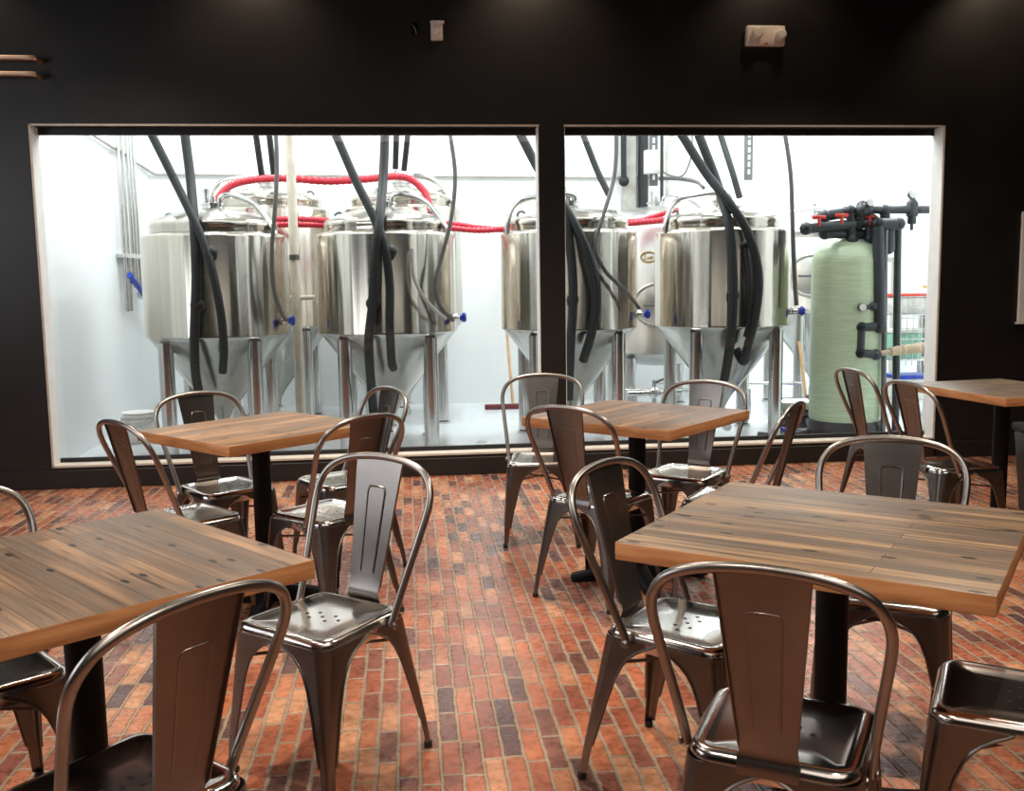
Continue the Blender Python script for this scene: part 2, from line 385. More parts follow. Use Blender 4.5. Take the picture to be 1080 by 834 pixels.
bm = bm_new(); add_box(bm, (BX0-.1, BY0, BZ), (BX1+.1, BYR+.1, BZ+.1)); struct('ceiling_brewhouse', bm, M['ceil_white'])
# white liner on the brewhouse side of the shared wall
bm = bm_new()
for lo, hi in (((BX0, ZT), (BX1, BZ)), ((BX0, 0), (BX1, ZB)), ((BX0, ZB), (XL, ZT)), ((XR, ZB), (BX1, ZT)), ((ML, ZB), (MR, ZT))):
    add_box(bm, (lo[0], BY0, lo[1]), (hi[0], BY0+.012, hi[1]))
struct('wall_brewhouse_front', bm, M['brew_wall'])

# ------------------------------------------------------------------ the chair
ZS = .437
def rr_outline(inset, n=7):
    yf, yb = .176-inset, -.170+inset
    hf, hb = .176-inset, .166-inset
    rad = max(.012, .055-inset)
    out = []
    for cx, cy, a0 in ((hf-rad, yf-rad, 0), (-(hf-rad), yf-rad, 90), (-(hb-rad), yb+rad, 180), (hb-rad, yb+rad, 270)):
        for k in range(n):
            a = math.radians(a0+90*k/(n-1)); out.append((cx+rad*math.cos(a), cy+rad*math.sin(a)))
    return out
def seat_bm():
    bm = bm_new(); rings = []
    for ins, z in ((.004, ZS-.050), (0, ZS-.030), (.001, ZS-.016), (.006, ZS-.006), (.015, ZS-.001), (.025, ZS), (.034, ZS-.0025), (.046, ZS-.0065), (.10, ZS-.009)):
        rings.append([bm.verts.new((x, y, z)) for x, y in rr_outline(ins)])
    for a, b in zip(rings, rings[1:]):
        n = len(a)
        for k in range(n): bm.faces.new((a[k], a[(k+1) % n], b[(k+1) % n], b[k]))
    bm.faces.new(rings[-1])
    for hx, hy in ((0, 0), (.03, .022), (-.03, .022), (.03, -.022), (-.03, -.022), (.06, 0), (-.06, 0)):   # drain holes
        ring = [bm.verts.new((hx+.0055*math.cos(2*PI*k/10), hy+.0055*math.sin(2*PI*k/10), ZS-.0084)) for k in range(10)]
        f = bm.faces.new(ring); f.material_index = 1
    return bm
FOOT = {1: (.197, .200), -1: (.200, -.232)}
def leg_bm(sx, sy):
    bm = bm_new(); rows = []
    tx, ty = .1755, (.1755 if sy > 0 else -.1695)
    fx, fy = FOOT[sy]
    if sy < 0: tx = .167
    prof = ((.414, .166), (.404, .150), (.394, .130), (.380, .109), (.362, .091), (.338, .077), (.300, .064), (.240, .052), (.175, .042), (.125, .034), (.105, .031), (.092, .028), (.02, .024))
    for z, w in prof:
        t = (.437-z)/.437
        cx, cy = tx+(fx-tx)*t, abs(ty)+(abs(fy)-abs(ty))*t
        rc = .045-.035*min(1, t*1.25)
        rc = min(rc, w*.62)
        pts = [(cx-w, cy), (cx-w*.8-rc*.2, cy)]
        for k in range(6):
            a = PI/2*(1-k/5); pts.append((cx-rc+rc*math.cos(a), cy-rc+rc*math.sin(a)))
        pts += [(cx, cy-w*.8-rc*.2), (cx, cy-w)]
        rows.append([bm.verts.new((x*sx, y*sy, z)) for x, y in pts])
    for a, b in zip(rows, rows[1:]):
        for k in range(len(a)-1): bm.faces.new((a[k], a[k+1], b[k+1], b[k]))
    bmesh.ops.recalc_face_normals(bm, faces=bm.faces[:])
    # rolled lips along both arch edges
    e1 = [v.co.copy() for v in (r[0] for r in rows)][:11]; e2 = [r[-1].co.copy() for r in rows][:11]
    bmesh.ops.solidify(bm, geom=bm.faces[:], thickness=.003)
    add_tube(bm, e1, .0042, 6); add_tube(bm, e2, .0042, 6)
    return bm
HOOP = [(.181, .405), (.184, .45), (.195, .54), (.209, .64), (.2165, .70), (.217, .738), (.208, .772), (.186, .802), (.150, .823), (.100, .8365), (.05, .8425), (0, .8445)]
def hoop_y(z): return -.082 - .185*((z-.405)/.44)
def hoop_bm():
    bm = bm_new()
    pts = [(x, hoop_y(z), z) for x, z in HOOP] + [(-x, hoop_y(z), z) for x, z in reversed(HOOP[:-1])]
    add_tube(bm, catmull(pts, 5), .0108, 12)
    return bm
def panel_point(u, v):
    """u -1..1 across, v 0..1 bottom to top"""
    prof = ((0, -.176, .405), (.05, -.1765, .424), (.085, -.170, .440), (.12, -.169, .452), (.18, -.178, .474), (1, hoop_y(.838)+.002, .838))
    for (a, y0, z0), (b, y1, z1) in zip(prof, prof[1:]):
        if v <= b+1e-9:
            t = (v-a)/(b-a); y = y0+(y1-y0)*t; z = z0+(z1-z0)*t; break
    hw = .054+(.089-.054)*max(0, (v-.10)/.90)
    if v < .12: hw = .058
    crown = .0045*(1-u*u)*min(1, max(0, (v-.12)*5))
    return Vector((u*hw, y-crown, z - (.004*u*u if v > .98 else 0)))
def panel_bm():
    bm = bm_new(); us = [-1, -1, -.9, -.6, -.3, 0, .3, .6, .9, 1, 1]; rows = []
    vs = [0, .025, .05, .07, .085, .1, .12, .15, .18] + [.18+.82*k/14 for k in range(1, 15)]
    for v in vs:
        row = []
        for i, u in enumerate(us):
            p = panel_point(u, v)
            if i in (0, len(us)-1) and v > .15: p = p+Vector((0, -.009, 0))   # folded side flange
            elif i in (0, len(us)-1): p = p+Vector((.0015*(1 if u > 0 else -1), 0, -.001))
            row.append(bm.verts.new(p))
        rows.append(row)
    for a, b in zip(rows, rows[1:]):
        for k in range(len(a)-1): bm.faces.new((a[k], a[k+1], b[k+1], b[k]))
    bmesh.ops.recalc_face_normals(bm, faces=bm.faces[:])
    bmesh.ops.solidify(bm, geom=bm.faces[:], thickness=.002)
    path = []                                         # pressed inverted-U outline, proud on both faces
    for k in range(9): path.append(panel_point(-.42, .26+.52*k/8))
    path.append(panel_point(-.38, .805)); path.append(panel_point(-.30, .815))
    path.append(panel_point(0, .817)); path.append(panel_point(.30, .815)); path.append(panel_point(.38, .805))
    for k in range(9): path.append(panel_point(.42, .78-.52*k/8))
    add_tube(bm, path, .0034, 8)
    return bm
def make_chair():
    t = thing('dining_chair', 'x', 'chair', group='bronze steel chairs around the dining tables')
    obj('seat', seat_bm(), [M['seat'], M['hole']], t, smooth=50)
    for sy in (1, -1):
        for sx in (1, -1):
            l = obj('leg', leg_bm(sx, sy), M['chair'], t, smooth=40)
            fx, fy = FOOT[sy]
            bm = bm_new(); add_lathe(bm, [(.009, 0), (.0125, .002), (.0125, .012), (.0115, .018), (.010, .020)], 14, ((fx-.010)*sx, fy-.010*sy, 0)); obj('rubber_foot', bm, M['rubber'], l)
    obj('back_frame', hoop_bm(), M['tube'], t, smooth=60)
    obj('backrest', panel_bm(), M['chair'], t, smooth=40)
    bm = bm_new()
    for s in (1, -1):
        a = Vector((.163*s, .160, .335)); b = Vector((-.155*s, -.168, .335+.007*s))
        add_tube(bm, [a, b], .005, 8)
    obj('cross_brace', bm, M['chair'], t)
    for s in (1, -1):
        bm = bm_new(); add_lathe(bm, [(.011, .0), (.011, .004), (.006, .008)], 12, (.190, -.086, .41), 'X')
        if s < 0: bmesh.ops.scale(bm, vec=(-1, 1, 1), verts=bm.verts[:])
        obj('bolt', bm, M['tube'], t)
    return t
CH = [
 ('c1', -.262, 2.720, -2.26, 'steel chair angled beside the brick aisle, its shiny upright back facing us'),
 ('c2', -.350, 4.012, 2.347, 'chair with dark brown back at the small window table, close behind the aisle chair'),
 ('c3', -.329, 4.687, -2.628, 'half-hidden chair nearest the glass beyond the dark-backed chair at the small window table'),
 ('c4', -.866, 4.607, -.93, 'chair facing us behind the small table, in front of the first steel tank'),
 ('c5', -.922, 4.03, .692, 'chair seen from its back near the white bucket, seat behind the near table edge'),
 ('d2', -.556, 1.813, 2.419, 'nearest chair with brown back, cut off by the bottom left corner'),
 ('d3', -1.077, 2.439, -.923, 'chair showing only a bent tube above the far edge of the near left table'),
 ('d4', -1.215, 1.90, .69, 'chair tucked under the near left table, only seat edge and one leg showing'),
 ('a1', .735, 2.520, -.744, 'chair seen side-on with pale glossy seat, beside the aisle at the biggest table'),
 ('a2', .752, 1.875, 1.033, 'nearest chair with its whole broad back towards us, at the biggest table'),
 ('a3', 1.326, 1.951, 2.561, 'chair in the bottom right corner, only its dark glossy seat and legs in view'),
 ('a4', 1.395, 2.711, -2.08, 'chair facing us behind the biggest table, wide grey back above the tabletop'),
 ('k1', .682, 5.048, -1.731, 'chair facing us against the black post between the windows'),
 ('k2', .807, 4.115, .80, 'chair seen from behind at the middle table, its dark foot beside the black cross base'),
 ('k3', 1.309, 4.552, -2.258, 'chair facing us behind the middle table with a white glare on its back'),
 ('k4', 1.352, 3.985, 2.53, 'chair seen edge-on between the middle table and the biggest table'),
 ('e1', 2.69, 5.20, .06, 'chair with back in front of the green tank, next to the corner table'),
 ('e2', 2.645, 4.52, .10, 'chair pulled up to the corner table, dark seat beside the black pedestal'),
]
proto = make_chair()
for i, (k, x, y, a, lab) in enumerate(CH):
    o = proto if i == 0 else copy_tree(proto)
    o.location = (x, y, 0); o.rotation_euler = (0, 0, a-PI/2); o['label'] = lab

# ------------------------------------------------------------------ tables
TZ, TT = .76, .043
def make_table(x, y, yaw, w, l, along_w, label, tint):
    """planks run along local x"""
    if along_w: dx, dy, rz = w, l, yaw
    else: dx, dy, rz = l, w, yaw+PI/2
    t = thing('dining_table', label, 'table', (x, y, 0), rz, 'plank-topped pedestal tables')
    bm = bm_new(); add_box(bm, (-dx/2, -dy/2, TZ-TT), (dx/2, dy/2, TZ)); bevel(bm, .003, 2)
    bm.normal_update()
    for f in bm.faces: f.material_index = 0 if f.normal.z > .7 else 1
    o = obj('tabletop', bm, [M['wood_top'], M['wood_edge']], t, smooth=30); o.color = (*tint, 1)
    bm = bm_new(); add_box(bm, (-.19, -.19, TZ-TT-.010), (.19, .19, TZ-TT)); bevel(bm, .003, 1); obj('mounting_plate', bm, M['black_iron'], t, smooth=0)
    bm = bm_new(); add_lathe(bm, [(.039, .05), (.039, TZ-TT-.008)], 28); obj('pedestal', bm, M['black_iron'], t)
    bm = bm_new()
    for k in range(4):
        a = PI/2*k+PI/4; d = Vector((math.cos(a), math.sin(a), 0)); n = Vector((-d.y, d.x, 0))
        sec = []
        for s, hw, zt in ((0, .040, .085), (.10, .036, .070), (.22, .031, .046), (.29, .028, .036), (.305, .020, .028)):
            sec.append([bm.verts.new(d*s+n*q*hw+Vector((0, 0, z))) for q, z in ((-1, .004), (-1, zt-.012), (-.65, zt), (.65, zt), (1, zt-.012), (1, .004))])
        for p, q in zip(sec, sec[1:]):
            for j in range(6): bm.faces.new((p[j], p[(j+1) % 6], q[(j+1) % 6], q[j]))
        bm.faces.new(sec[-1])
        add_lathe(bm, [(.014, 0), (.014, .006)], 10, d*.27)
    add_lathe(bm, [(.055, .004), (.055, .082), (.045, .098)], 24)
    obj('cross_base', bm, M['black_iron'], t, smooth=40)
    return t
make_table(1.014, 2.233, -.669, .798, .774, True, 'biggest square plank table close to us, with weathered grey-brown top and orange edge', (1., .97, .93))
make_table(-.639, 4.220, -.812, .675, .748, False, 'small orange-brown plank table in front of the two left-hand steel tanks', (1.35, 1.12, .86))
make_table(1.012, 4.288, -.774, .745, .733, False, 'middle plank table with grey-brown top just beyond the biggest table', (1.1, 1., .95))
make_table(-.736, 2.187, -.882, .737, .735, True, 'near left plank table with brown knotty top, its corner pointing at the aisle chair', (1.05, .95, .86))
make_table(3.12, 4.86, -1.43, .767, .62, False, 'plank table in the corner by the black wall past the green tank', (.95, .97, 1.))

# dark bin at the right edge beside the corner table
t = thing('waste_bin', 'black square bin at the right picture edge next to the corner table', 'bin', (3.60, 5.02, 0), -.1)
bm = bm_new(); a = [bm.verts.new((sx*.16, sy*.16, .01)) for sx, sy in ((-1, -1), (1, -1), (1, 1), (-1, 1))]; b = [bm.verts.new((sx*.19, sy*.19, .47)) for sx, sy in ((-1, -1), (1, -1), (1, 1), (-1, 1))]
for k in range(4): bm.faces.new((a[k], a[(k+1) % 4], b[(k+1) % 4], b[k]))
bm.faces.new(a); bm.faces.new(b); bevel(bm, .015, 2); obj('bin_body', bm, M['black_trim'], t)
bm = bm_new(); add_box(bm, (-.2, -.2, .47), (.2, .2, .515)); bevel(bm, .012, 2); obj('lid', bm, M['rubber'], t)

# ------------------------------------------------------------------ things on the black wall
YW = WALL_Y
p = at(805.5, 39, YW)
t = thing('emergency_light', 'white twin-head emergency light high on the black wall over the second window', 'light', (p.x, YW, p.z))
bm = bm_new(); add_box(bm, (-.138, -.05, -.068), (.138, 0, .068)); bevel(bm, .012, 3); obj('housing', bm, M['beige_plastic'], t)
for s, dz in ((-.072, .008), (.095, .0)):
    bm = bm_new(); add_lathe(bm, [(.020, -.05), (.036, -.062), (.038, -.085), (.030, -.092)], 24, (s, 0, dz), 'Y'); h = obj('lamp_head', bm, M['beige_plastic'], t)
    bm = bm_new(); add_lathe(bm, [(.028, -.0905), (.026, -.0945), (.008, -.0955)], 24, (s, 0, dz), 'Y'); obj('lens', bm, M['white_plastic'], h)
bm = bm_new(); add_box(bm, (-.012, -.053, -.060), (.012, -.048, -.050)); obj('indicator', bm, M['red'], t, smooth=0)
p = at(460.5, 33, YW)
t = thing('wall_strobe', 'small upright white alarm box on the black wall above the first window', 'alarm', (p.x, YW, p.z))
bm = bm_new(); add_box(bm, (-.040, -.035, -.064), (.040, 0, .064)); bevel(bm, .006, 2); obj('housing', bm, M['beige_plastic'], t)
bm = bm_new(); add_box(bm, (-.043, -.05, .040), (.050, -.02, .060)); bevel(bm, .006, 2); obj('hood', bm, M['white_plastic'], t)
bm = bm_new(); add_lathe(bm, [(.022, -.035), (.018, -.044), (.006, -.047)], 20, (0, 0, -.008), 'Y'); obj('lens', bm, M['white_plastic'], t)
p = at(437, 31, YW)
t = thing('wall_hook', 'little black bracket beside the white alarm box', 'bracket', (p.x, YW, p.z))
bm = bm_new(); add_box(bm, (-.022, -.012, -.040), (.022, 0, .040)); bevel(bm, .003, 1); obj('bracket_plate', bm, M['black_iron'], t)
bm = bm_new(); add_tube(bm, catmull([(-.015, -.012, .03), (-.012, -.04, .02), (.006, -.05, -.01), (.012, -.03, -.04)], 5), .005, 8); obj('hook_arm', bm, M['dark_steel'], t)
for y, lab in ((61, 'upper bronze tube with rounded end high on the black wall at the left edge'), (78, 'lower bronze tube with rounded end high on the black wall at the left edge')):
    e = at(36, y, YW-.10); z = e.z
    bm = bm_new(); add_tube(bm, catmull([(-3.30, YW, z), (-3.30, YW-.07, z), (-3.25, YW-.10, z), (-3.1, YW-.10, z), (-2.6, YW-.10, z), (e.x-.02, YW-.10, z), (e.x, YW-.085, z), (e.x+.005, YW-.05, z), (e.x+.005, YW, z)], 6), .017, 14)
    tag(obj('wall_tube', bm, M['bronze']), lab, 'tube', 'bronze tubes on the wall')
a = at(1077, 222, YW)
t = thing('notice_board', 'white edge of a board hanging on the black wall at the right picture edge', 'board', (a.x, YW, 0))
bm = bm_new(); add_box(bm, (.0, -.022, 1.0), (.62, -.002, 1.80)); bevel(bm, .004, 1); obj('board', bm, M['paper'], t)
bm = bm_new(); add_box(bm, (-.012, -.03, .985), (.635, -.002, 1.0)); obj('ledge', bm, M['white_plastic'], t, smooth=0)

# ------------------------------------------------------------------ fermenter tanks
TR = .575
def dome_prof(r, z0, rise, n=8):
    return [(r*math.cos(PI/2*k/n), z0+rise*math.sin(PI/2*k/n)) for k in range(n)]
def make_tank(label, x, y, z0=.955, z1=1.745, r=TR, cone=True, legs=True, mat='tank', group='conical steel fermenters', side=1, lid_r=None, valve=True, name='fermenter_tank'):
    t = thing(name, label, 'tank', (x, y, 0), 0, group)
    lr = lid_r or r*.87
    bm = bm_new(); add_lathe(bm, [(r*.985, z0-.005), (r, z0), (r, z0+.012), (r*.998, z0+.016), (r*.998, z1-.02), (r*.99, z1-.005), (r*.975, z1+.004), (lr*1.005, z1+.022), (lr*.98, z1+.024)], 72, caps=False)
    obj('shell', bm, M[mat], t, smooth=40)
    bm = bm_new(); pr = [(lr*.985, z1+.012), (lr*1.0, z1+.03), (lr*.99, z1+.045), (lr*1.0, z1+.06), (lr*1.005, z1+.085), (lr*.99, z1+.105), (lr*.95, z1+.122), (lr*.86, z1+.143), (lr*.70, z1+.172), (lr*.48, z1+.20), (lr*.28, z1+.216), (.11, z1+.222)]
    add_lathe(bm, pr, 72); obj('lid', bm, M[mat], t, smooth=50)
    ztop = z1+.222
    bm = bm_new(); add_lathe(bm, [(.085, ztop-.005), (.085, ztop+.025), (.10, ztop+.027), (.10, ztop+.042), (.06, ztop+.05), (.022, ztop+.055), (.022, ztop+.10)], 28); obj('manway_collar', bm, M['steel'], t)
    bm = bm_new(); add_tube(bm, [(-.05, -.02, ztop+.03), (-.05, -.02, ztop+.125)], .018, 12); add_lathe(bm, [(.028, 0), (.028, .03)], 14, (-.05, -.02, ztop+.125)); obj('relief_valve', bm, M['steel'], t)
    zo = .26
    if cone:
        bm = bm_new(); add_lathe(bm, [(.035, .15), (.05, .15), (.05, .165), (.035, .17), (.04, zo-.02), (.085, zo+.06), (r*.93, z0-.035), (r*.975, z0-.012), (r*.985, z0)], 72); obj('cone', bm, M['tank_cone'], t, smooth=50)
        bm = bm_new(); add_tube(bm, catmull([(0, 0, .16), (0, 0, .11), (0, -.05, .09), (0, -.16, .09)], 5), .025, 12); add_lathe(bm, [(.04, -.20), (.04, -.16)], 16, (0, 0, .09), 'Y'); ov = obj('outlet_valve', bm, M['steel'], t)
        bm = bm_new(); add_box(bm, (-.09, -.19, .13), (.015, -.175, .145)); bevel(bm, .004, 1); obj('valve_lever', bm, M['dark_steel'], ov)
    else:
        bm = bm_new(); add_lathe(bm, [(.04, z0-.16), (.1, z0-.155), (r*.6, z0-.12), (r*.9, z0-.05), (r*.985, z0)], 64); obj('bottom_dish', bm, M[mat], t, smooth=60)
    if legs:
        for sx in (1, -1):
            for sy in (1, -1):
                bm = bm_new(); lx, ly = sx*r*.59, sy*r*.70
                add_tube(bm, [(lx, ly, .03), (lx, ly, z0-.04)], .058, 20)
                add_lathe(bm, [(.075, 0), (.075, .02), (.03, .03)], 20, (lx, ly, 0))
                obj('leg', bm, M['steel'], t, smooth=50)
    for a in (150, 30):
        ca, sa = math.cos(math.radians(a)), math.sin(math.radians(a))
        bm = bm_new(); c = Vector((lr*.88*ca, lr*.55*sa, z1+.13))
        add_tube(bm, [c+Vector((.034*math.cos(b), 0, .03+.034*math.sin(b))) for b in [2*PI*k/16 for k in range(17)]], .011, 8)
        add_box(bm, c+Vector((-.045, -.011, -.05)), c+Vector((.045, .011, .006)))
        obj('lifting_lug', bm, M['dark_steel'], t)
    s = side                      # bent spray-ball pipe over the lid and down the shell
    if s > 0: pts = [(.06, -.04, ztop+.02), (.065, -.045, ztop+.075), (.11, -.06, ztop+.10), (.22, -.09, ztop+.085), (.34, -.12, ztop+.03), (r*.74, -.16, ztop-.07), (r*.84, -.20, ztop-.17), (r*.88, -.21, z1-.0)]
    else: pts = [(.05, -.04, ztop+.03), (.03, -.06, ztop+.085), (-.08, -.08, ztop+.10), (-.26, -.10, ztop+.075), (-r*.72, -.13, ztop+.04), (-r*.86, -.15, ztop-.04), (-r*.93, -.17, ztop-.16), (-r*.94, -.17, z1-.01)]
    bm = bm_new(); add_tube(bm, catmull(pts, 6), .024, 12); obj('spray_pipe', bm, M['steel'], t)
    if valve:
        zv = z0+.11
        a = math.radians(-22); c = Vector((r*math.cos(a), r*math.sin(a), zv)); d = Vector((math.cos(a), math.sin(a), 0))
        bm = bm_new(); add_tube(bm, [c-d*.02, c+d*.07], .017, 12); add_lathe(bm, [(.03, -.012), (.03, .012)], 16, c+d*.02, 'X'); v = obj('sample_valve', bm, M['steel'], t)
        bm = bm_new(); e = c+d*.085
        for k in range(5):
            b = 2*PI*k/5; add_ball(bm, e+Vector((0.01, .022*math.cos(b), .022*math.sin(b))), .020, 10)
        add_lathe(bm, [(.026, -.025), (.03, .02)], 14, e, 'X'); obj('valve_handle', bm, M['blue'], v)
    return t
TY = 8.27
TANKS = {}
for key, px, side, lab in (('T1', 229, 1, 'first steel fermenter from the left, beside the white wall with thin pipes'), ('T2', 408, 1, 'steel fermenter between the cream vertical pipe and the bare white wall'),
                           ('T3', 600, -1, 'steel fermenter partly hidden by the black post between the windows'), ('T4', 761, -1, 'steel fermenter next to the green tank, two black hoses down its front')):
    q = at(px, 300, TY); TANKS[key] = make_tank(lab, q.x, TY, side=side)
for px, lab in ((284, 'tall steel fermenter of the rear row, behind the first tank'), (424, 'tall steel fermenter of the rear row, directly behind the second tank')):
    q = at(px, 220, 9.82)
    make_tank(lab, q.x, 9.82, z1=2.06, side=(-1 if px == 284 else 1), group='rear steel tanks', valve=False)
# bright beer tank with manway seen between the third and fourth fermenter
q = at(692, 300, 9.95)
bt = make_tank('pale steel tank with oval gold emblem and round hatch, seen between two fermenters', q.x, 9.95, z0=.62, z1=1.86, r=.62, cone=False, mat='brite', group='rear steel tanks', valve=False, side=1, name='bright_tank')
def manway(t, ang, z, r):
    ca, sa = math.cos(ang), math.sin(ang); c = Vector((r*ca, r*sa, z)); d = Vector((ca, sa, 0)); sv = Vector((-sa, ca, 0)); up = Vector((0, 0, 1))
    bm = bm_new()
    def ring(rad, off): return [bm.verts.new(c+d*off+sv*rad*math.cos(2*PI*k/40)+up*rad*.92*math.sin(2*PI*k/40)) for k in range(40)]
    R = [ring(.235, -.06), ring(.235, .035), ring(.225, .05), ring(.21, .05), ring(.20, .03), ring(.12, .045), ring(.02, .05)]
    for a, b in zip(R, R[1:]):
        for k in range(40): bm.faces.new((a[k], a[(k+1) % 40], b[(k+1) % 40], b[k]))
    bm.faces.new(R[-1]); h = obj('hatch', bm, M['brite'], t, smooth=50)
    bm = bm_new(); add_tube(bm, [c+d*.05-sv*.12, c+d*.08-sv*.10, c+d*.08+sv*.10, c+d*.05+sv*.12], .012, 8); obj('hatch_handle', bm, M['dark_steel'], h)
manway(bt, math.radians(-104), 1.10, .62)
ang = math.radians(-111); r = .623
bm = bm_new()
def on_shell(u, v): return Vector((r*math.cos(ang+u/r), r*math.sin(ang+u/r), 1.56+v))
add_tube(bm, [on_shell(.078*math.cos(2*PI*k/40), .052*math.sin(2*PI*k/40)) for k in range(41)], .0055, 6)
add_tube(bm, [on_shell(.066*math.cos(2*PI*k/40), .041*math.sin(2*PI*k/40)) for k in range(41)], .003, 6)
for pts in ([(-.045, .028), (-.03, .022), (-.036, -.005), (-.045, -.022), (-.02, -.018), (-.006, -.008)], [(-.01, .006), (.0, -.016), (.012, .004), (.014, -.016), (.024, -.008)], [(.022, .006), (.03, -.016), (.04, .002), (.034, .008), (.032, -.006), (.048, -.01)]):
    add_tube(bm, catmull([on_shell(*p_) for p_ in pts], 4), .0045, 6)
obj('emblem', bm, M['gold'], bt)
q = at(862, 300, 9.95)
ct = make_tank('pale cone-bottomed tank with round hatch, peeping out between the fourth fermenter and the green tank', q.x, 9.95, z0=1.02, z1=1.72, r=.60, mat='brite', group='rear steel tanks', valve=False, side=-1, name='bright_tank')
manway(ct, math.radians(-118), 1.36, .60)
bm = bm_new(); c = Vector((-.12, -.36, .62)); add_tube(bm, [c+Vector((0, .1, 0)), c+Vector((0, -.08, 0))], .03, 12); add_tube(bm, [c+Vector((0, -.05, 0)), c+Vector((.22, -.06, 0))], .016, 10); add_ball(bm, c+Vector((0, -.09, 0)), .045); obj('side_valve', bm, M['steel'], ct)

# ------------------------------------------------------------------ hoses and pipes of the brewhouse
HG = 'black insulated cooling hoses'
def hose(pts, r, mat, label, cat='hose', group=HG, name='cooling_hose', seg=12, n=8, joints=()):
    bm = bm_new(); add_tube(bm, catmull([at(*q) for q in pts], n), r, seg)
    for j in joints: add_ball(bm, at(*j[:3]), j[3], 14)
    return tag(obj(name, bm, M[mat], smooth=60), label, cat, group)
FY = TY-TR   # front face of the front tanks
hose([(150, 125, 7.95), (160, 142, 7.92), (185, 192, 7.82), (207, 238, 7.66), (221, 275, 7.60), (232, 325, 7.60), (236, 365, 7.66), (235, 392, 7.78)], .032, 'hose', 'thick black hose slanting down across the first tank', joints=((222, 266, 7.64, .05),))
hose([(192, 120, 8.1), (195, 142, 8.1), (201, 190, 7.95), (205, 240, 7.68), (207, 290, 7.62), (206, 330, 7.62), (205, 370, 7.66), (208, 405, 7.78), (218, 440, 7.95)], .036, 'hose', 'thick black hose hanging straight down the first tank', joints=((208, 322, 7.63, .052),))
hose([(343, 122, 7.95), (354, 142, 7.92), (375, 190, 7.8), (397, 235, 7.64), (406, 262, 7.58), (411, 300, 7.6), (411, 340, 7.6), (413, 380, 7.72), (415, 388, 7.80)], .034, 'hose', 'black hose slanting in from the upper left to the second tank', joints=((412, 265, 7.62, .05),))
hose([(406, 122, 8.1), (406, 142, 8.1), (404, 190, 7.95), (400, 235, 7.62), (396, 270, 7.57), (393, 320, 7.6), (389, 360, 7.66), (391, 400, 7.74), (394, 435, 7.9)], .037, 'hose', 'black hose hanging straight down the second tank', joints=((393, 320, 7.62, .054),))
hose([(540, 122, 7.95), (549, 142, 7.92), (572, 185, 7.8), (600, 226, 7.64), (620, 268, 7.58), (629, 310, 7.6), (624, 350, 7.63), (615, 380, 7.75)], .037, 'hose', 'black hose curving from behind the post down the third tank')
hose([(590, 215, 7.7), (598, 240, 7.62), (604, 290, 7.6), (604, 330, 7.6), (602, 360, 7.62), (600, 420, 7.85)], .036, 'hose', 'black hose half covered by the post on the third tank', joints=((604, 316, 7.62, .05),))
hose([(706, 122, 7.95), (719, 142, 7.92), (745, 183, 7.8), (770, 215, 7.66), (790, 248, 7.6), (800, 290, 7.6), (797, 330, 7.6), (788, 368, 7.66), (784, 381, 7.74), (776, 368, 7.78)], .036, 'hose', 'black hose bowing outward and hooking back on the fourth tank')
hose([(730, 122, 8.0), (737, 142, 7.98), (757, 195, 7.82), (769, 240, 7.64), (773, 290, 7.6), (773, 330, 7.6), (769, 370, 7.68), (764, 400, 7.8)], .038, 'hose', 'black hose dropping straight down the fourth tank', joints=((773, 311, 7.62, .054),))
hose([(786, 262, 7.64), (790, 290, 7.6), (791, 330, 7.6), (786, 355, 7.63)], .018, 'hose', 'short thin black hose on the fourth tank under its bowed hose', joints=((787, 258, 7.66, .04),))
# hoses dropping to the tank tops further back
for pts, lab in (([(268, 122, 9.2), (270, 142, 9.2), (276, 185, 9.3)], 'black hose dropping to the lid of the rear tank by the cream pipe, nearer one'),
                 ([(282, 122, 9.4), (284, 142, 9.4), (289, 186, 9.5)], 'dark hose dropping to the rear tank by the cream pipe, farther one'),
                 ([(418, 122, 9.3), (418, 142, 9.3), (417, 178, 9.4)], 'black hose dropping to the lid of the rear tank behind the second fermenter'),
                 ([(431, 122, 9.5), (430, 142, 9.5), (426, 180, 9.6)], 'slanted dark hose next to another on the rear tank behind the second fermenter'),
                 ([(606, 122, 8.6), (615, 142, 8.6), (630, 180, 8.5), (642, 205, 8.4)], 'dark hose slanting to the lid of the third tank'),
                 ([(755, 122, 8.7), (760, 142, 8.7), (772, 180, 8.5), (780, 208, 8.4)], 'dark hose slanting to the lid of the fourth tank')):
    hose(pts, .028, 'hose', lab)
TG = 'thin grey tubes'
for pts, lab, r in (([(289, 122, 7.9), (291, 142, 7.9), (292, 180, 7.85), (290, 220, 7.8), (287, 260, 7.78), (288, 300, 7.78), (297, 330, 7.8), (303, 338, 7.82)], 'thin grey tube running down to the blue valve of the first tank', .017),
                    ([(472, 122, 7.9), (475, 142, 7.9), (480, 185, 7.85), (476, 230, 7.8), (466, 270, 7.75), (459, 300, 7.72), (464, 322, 7.76), (478, 338, 7.82)], 'thin grey tube running down to the blue valve of the second tank', .017),
                    ([(648, 122, 7.9), (650, 142, 7.9), (648, 185, 7.85), (637, 225, 7.72), (628, 258, 7.66), (638, 285, 7.66), (658, 305, 7.72), (674, 325, 7.82)], 'thin grey tube looping to the blue valve of the third tank', .017),
                    ([(824, 122, 7.9), (828, 142, 7.9), (834, 185, 7.88), (836, 240, 7.86), (838, 290, 7.85), (840, 322, 7.85)], 'thin dark tube dropping to the valve of the fourth tank', .018)):
    hose(pts, r, 'grey_hose', lab, 'tube', TG, 'valve_tube', 10)
hose([(434, 262, 7.66), (436, 290, 7.64), (446, 312, 7.64), (460, 328, 7.70), (470, 336, 7.78)], .014, 'clear_tube', 'pale thin tube curving across the second tank front', 'tube', TG, 'valve_tube', 10)
